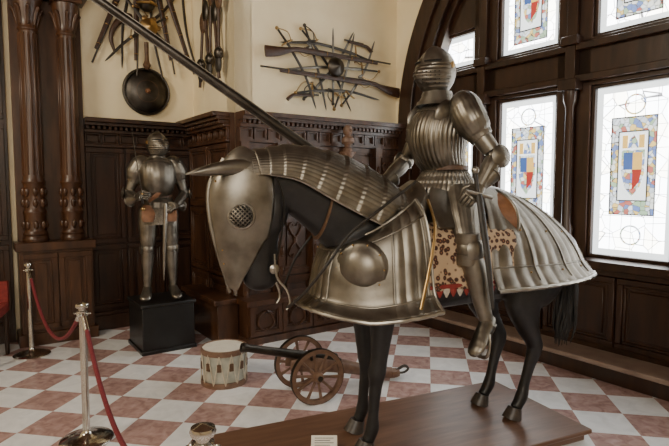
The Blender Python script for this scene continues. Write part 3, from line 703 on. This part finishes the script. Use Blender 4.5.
for s in(-1,1):
    tube(mb,[(.16,s*.058,.27,.012,.04),(.0,s*.06,.255,.013,.055),(-.2,s*.058,.21,.013,.045),(-.5,s*.04,.12,.013,.035),(-.72,s*.025,.06,.014,.035),(-.8,s*.02,.055,.012,.03)],'wood_cannon',10,4)
for x,z in((.1,.25),(-.25,.19),(-.5,.115),(-.74,.06)): box(mb,x-.02,x+.02,-.05,.05,z-.02,z+.02,'wood_cannon')
tube(mb,[(-.78,0,.07,.012),(-.86,0,.10,.012),(-.90,0,.07,.01),(-.86,0,.045,.01),(-.8,0,.05,.01)],'steel_dark',8,4)
tube(mb,[(-.6,.10,.14,.02,.02),(-.62,-.10,.14,.02,.02)],'wood_cannon',10,1,side=(0,0,1))
mb.obj('carriage',CN)
# ---------------------------------------------------------------- label
mb=MB(); box(mb,-.075,.075,-.05,.05,0,.006,'paper',Matrix.Rotation(R(30),4,'X')); 
tube(mb,[(-.06,.03,-.03,.006),(-.06,.035,.01,.006)],'wood_dark',6,1); tube(mb,[(.06,.03,-.03,.006),(.06,.035,.01,.006)],'wood_dark',6,1)
for i in range(5): box(mb,-.055,.055-.02*(i%2),.03-i*.015,.033-i*.015,.006,.0068,'black',Matrix.Rotation(R(30),4,'X'))
mb.obj('label_card',loc=(-.06,2.90,.112),rz=0)
# ---------------------------------------------------------------- trophies
def sword(mb,cx,cz,ang,L,y=-.03,curve=0,hilt='brass',blade='steel'):
    d=Vector((math.cos(R(ang)),0,math.sin(R(ang)))); n=Vector((-d.z,0,d.x)); c=Vector((cx,y,cz))
    def P(t,o=0): return c+d*t*L+n*o*L
    tube(mb,[(*P(.5,curve),.001,.001),(*P(.42,curve*.8),.004,.012),(*P(.1,.0),.004,.016),(*P(-.3,curve*.35),.004,.017)],blade,8,4)
    tube(mb,[(*P(-.3,curve*.35),.013),(*P(-.47,curve*.8),.011)],'leather_black',8,2); ell(mb,P(-.49,curve*.85),(.02,.02,.02),hilt,8,6)
    tube(mb,[(*P(-.3,-.08+curve*.35),.008),(*P(-.31,curve*.35),.012),(*P(-.3,.08+curve*.35),.008)],hilt,8,3)
    tube(mb,[(*P(-.3,.06+curve*.35),.006),(*P(-.4,.08+curve*.5),.006),(*P(-.49,curve*.85),.006)],hilt,6,4)
def rifle(mb,cx,cz,ang,L,y=-.04,flip=1):
    d=Vector((math.cos(R(ang)),0,math.sin(R(ang)))); n=Vector((-d.z,0,d.x))*flip; c=Vector((cx,y,cz))
    def P(t,o=0): return c+d*t*L+n*o
    tube(mb,[(*P(-.5,-.07),.014,.06),(*P(-.42,-.055),.02,.052),(*P(-.34,-.025),.018,.032),(*P(-.28,0),.018,.028),(*P(-.15,.0),.02,.032),(*P(.1,.0),.016,.024),(*P(.38,.0),.013,.017)],'wood_stock',10,4)
    cyl(mb,P(-.22,.024),P(.5,.018),.013,'steel_dark',.010,10)
    for t in(-.05,.15,.33): ring(mb,P(t,.006),.022,.005,'brass',d,12)
    tube(mb,[(*P(-.2,.02),.012,.03),(*P(-.17,.055),.008,.016),(*P(-.2,.08),.006,.010)],'steel',8,3)
    tube(mb,[(*P(-.26,-.02),.005),(*P(-.22,-.06),.005),(*P(-.17,-.02),.005)],'brass',6,4)
mb=MB(); cx,cz=1.17,2.90
rifle(mb,cx-.02,cz+.15,0,1.70,-.10); rifle(mb,cx+.02,cz-.10,180,1.90,-.11,-1)
sword(mb,cx-.05,cz+.26,178,1.25,-.06,.06,'brass','steel_dark'); sword(mb,cx+.1,cz-.22,2,1.2,-.06,-.06,'brass','steel_dark'); sword(mb,cx,cz+.03,186,1.4,-.06,.03,'brass','steel')
for i,(a,L,cv,ox,oz) in enumerate(((50,1.15,.06,.02,.02),(130,1.15,-.06,-.02,.02),(72,1.0,.03,.2,.0),(108,1.0,-.03,-.2,.0),(58,1.0,.07,.42,-.02),(122,1.0,-.07,-.42,-.02),(90,.9,0,0,.04))):
    sword(mb,cx+ox,cz+oz,a+180 if i%2 else a,L*.95,-.04-.006*i,cv,'brass' if i%3 else 'steel_dark','steel_dark' if i%2 else 'steel')
lathe(mb,[(.11,0),(.105,.02),(.08,.045),(.03,.06),(.012,.08),(.001,.082)],'steel_dark',28,(cx,-.13,cz+.02),(0,-1,0)); ring(mb,(cx,-.14,cz+.02),.10,.008,'brass',(0,1,0))
for px,pz,fl_ in((cx-.42,cz-.32,1),(cx+.42,cz+.34,-1)):
    tube(mb,[(px-fl_*.16,-.05,pz-.06,.022),(px-fl_*.11,-.05,pz-.02,.02),(px-fl_*.05,-.05,pz,.018),(px+fl_*.18,-.05,pz+.01,.012)],'wood_stock',8,4); cyl(mb,(px-fl_*.03,-.05,pz+.018),(px+fl_*.24,-.05,pz+.026),.010,'steel_dark')
mb.obj('wall_trophy_of_rifles_and_swords',loc=rt(RC,TW),rz=35)
mb=MB(); cx=1.70; 
lathe(mb,[(.001,-.05),(.1,-.045),(.2,-.02),(.235,.01),(.265,.015),(.265,.022),(.235,.02)],'steel_dark',40,(cx,-.05,2.66),(0,1,0)); ring(mb,(cx,-.06,2.66),.25,.012,'steel_dark',(0,1,0),36); ring(mb,(cx,-.085,2.66),.12,.006,'leather',(0,1,0),30)
lathe(mb,[(.03,0),(.02,.03),(.001,.04)],'leather_tan',12,(cx,-.1,2.66),(0,-1,0))
for i,(dx,a,L) in enumerate(((-.34,68,1.3),(-.22,80,1.2),(-.10,88,1.4),(.06,94,1.4),(.18,100,1.3),(.32,108,1.3),(.44,98,1.2))):
    if i in(0,2,4,5): rifle(mb,cx+dx,3.52,a+180,L,-.05-.01*i)
    else: sword(mb,cx+dx,3.48,a+180,L,-.05-.01*i,.05,blade='steel_dark')
for a in(48,132,-40,220): sword(mb,cx+.02+.2*math.cos(R(a)),3.38+.2*math.sin(R(a)),a,.9,-.1,.05,blade='steel_dark')
tube(mb,[(cx-.33,-.05,3.05,.014),(cx-.37,-.05,3.2,.024),(cx-.31,-.05,3.36,.034),(cx-.2,-.05,3.45,.042),(cx-.14,-.05,3.47,.022)],'wood_stock',10,4)
lathe(mb,[(.001,0),(.08,.01),(.095,.03),(.03,.06),(.001,.07)],'brass',20,(cx+.02,-.12,3.36),(0,-1,0))
for k in range(6): ell(mb,(cx+.02+.1*math.cos(k*1.05),-.14,3.36+.1*math.sin(k*1.05)),(.03,.015,.03),'brass',8,6)
ell(mb,(cx+.0,-.13,3.64),(.10,.09,.12),'steel_dark',16,10); tube(mb,[(cx-.11,-.15,3.60,.012),(cx,-.24,3.60,.02),(cx+.11,-.15,3.60,.012)],'brass',8,4,side=(0,0,1)); tube(mb,[(cx,-.13,3.74,.02),(cx,-.13,3.80,.012)],'brass',8,1)
tube(mb,[(cx,-.08,3.2,.025),(cx,-.08,3.0,.025),(cx,-.08,2.95,.045),(cx,-.08,2.90,.015)],'leather',10,3)
mb.obj('wall_trophy_with_round_shield',loc=rt(0,TB),rz=35)
mb=MB(); cx=.72
for i,(dx,a) in enumerate(((-.25,80),(-.1,97),(.05,84),(.2,99),(.33,88))):
    d=Vector((math.cos(R(a)),0,math.sin(R(a)))); c=Vector((cx+dx,-.05-.012*i,3.3))
    cyl(mb,c-d*.6,c+d*.6,.017,'wood_stock')
    p=c+d*(.5 if i%2 else -.35)
    if i%2: tube(mb,[(p.x+.01,p.y,p.z,.008,.03),(p.x+.08,p.y,p.z,.006,.06),(p.x+.15,p.y,p.z,.002,.12)],'steel_dark',10,3)
    else:
        ell(mb,p,(.06,.05,.07),'steel_dark',12,8)
        for k in range(6): ell(mb,p+Vector((.06*math.cos(k),.0,.06*math.sin(k))),(.018,.015,.018),'steel_dark',6,4)
    ell(mb,c-d*.45,(.05,.03,.10),'leather_black',10,8)
    ell(mb,c+d*(.1+.1*(i%3)),(.07,.03,.12),'steel_dark' if i%2 else 'leather',12,8)
mb.obj('wall_trophy_of_axes_and_maces',loc=rt(RC,TB),rz=-55)
# ---------------------------------------------------------------- lights
def area(name,loc,tgt,size,power,col=(1,1,1)):
    l=bpy.data.lights.new(name,'AREA'); l.shape='RECTANGLE'; l.size=size[0]; l.size_y=size[1]; l.energy=power; l.color=col
    o=bpy.data.objects.new(name,l); S.collection.objects.link(o); o.location=loc
    o.rotation_euler=(Vector(tgt)-Vector(loc)).to_track_quat('-Z','Y').to_euler(); return o
area('rear_fill_light',rt(-1.0,-2.5,3.2),(0,5,2.4),(3.0,2.0),235,(1,.93,.80))  # added fill light standing in for assumed windows behind the camera; none built
area('left_fill_light',rt(-2.6,3.0,4.3),(-.5,5.5,3.1),(1.2,1.2),150,(1,.88,.68))  # added warm fill to brighten the upper walls; no lamp fixture here
w=bpy.data.worlds.new('world'); S.world=w; w.use_nodes=True
w.node_tree.nodes['Background'].inputs[0].default_value=(.85,.9,1,1); w.node_tree.nodes['Background'].inputs[1].default_value=.6
print('done')
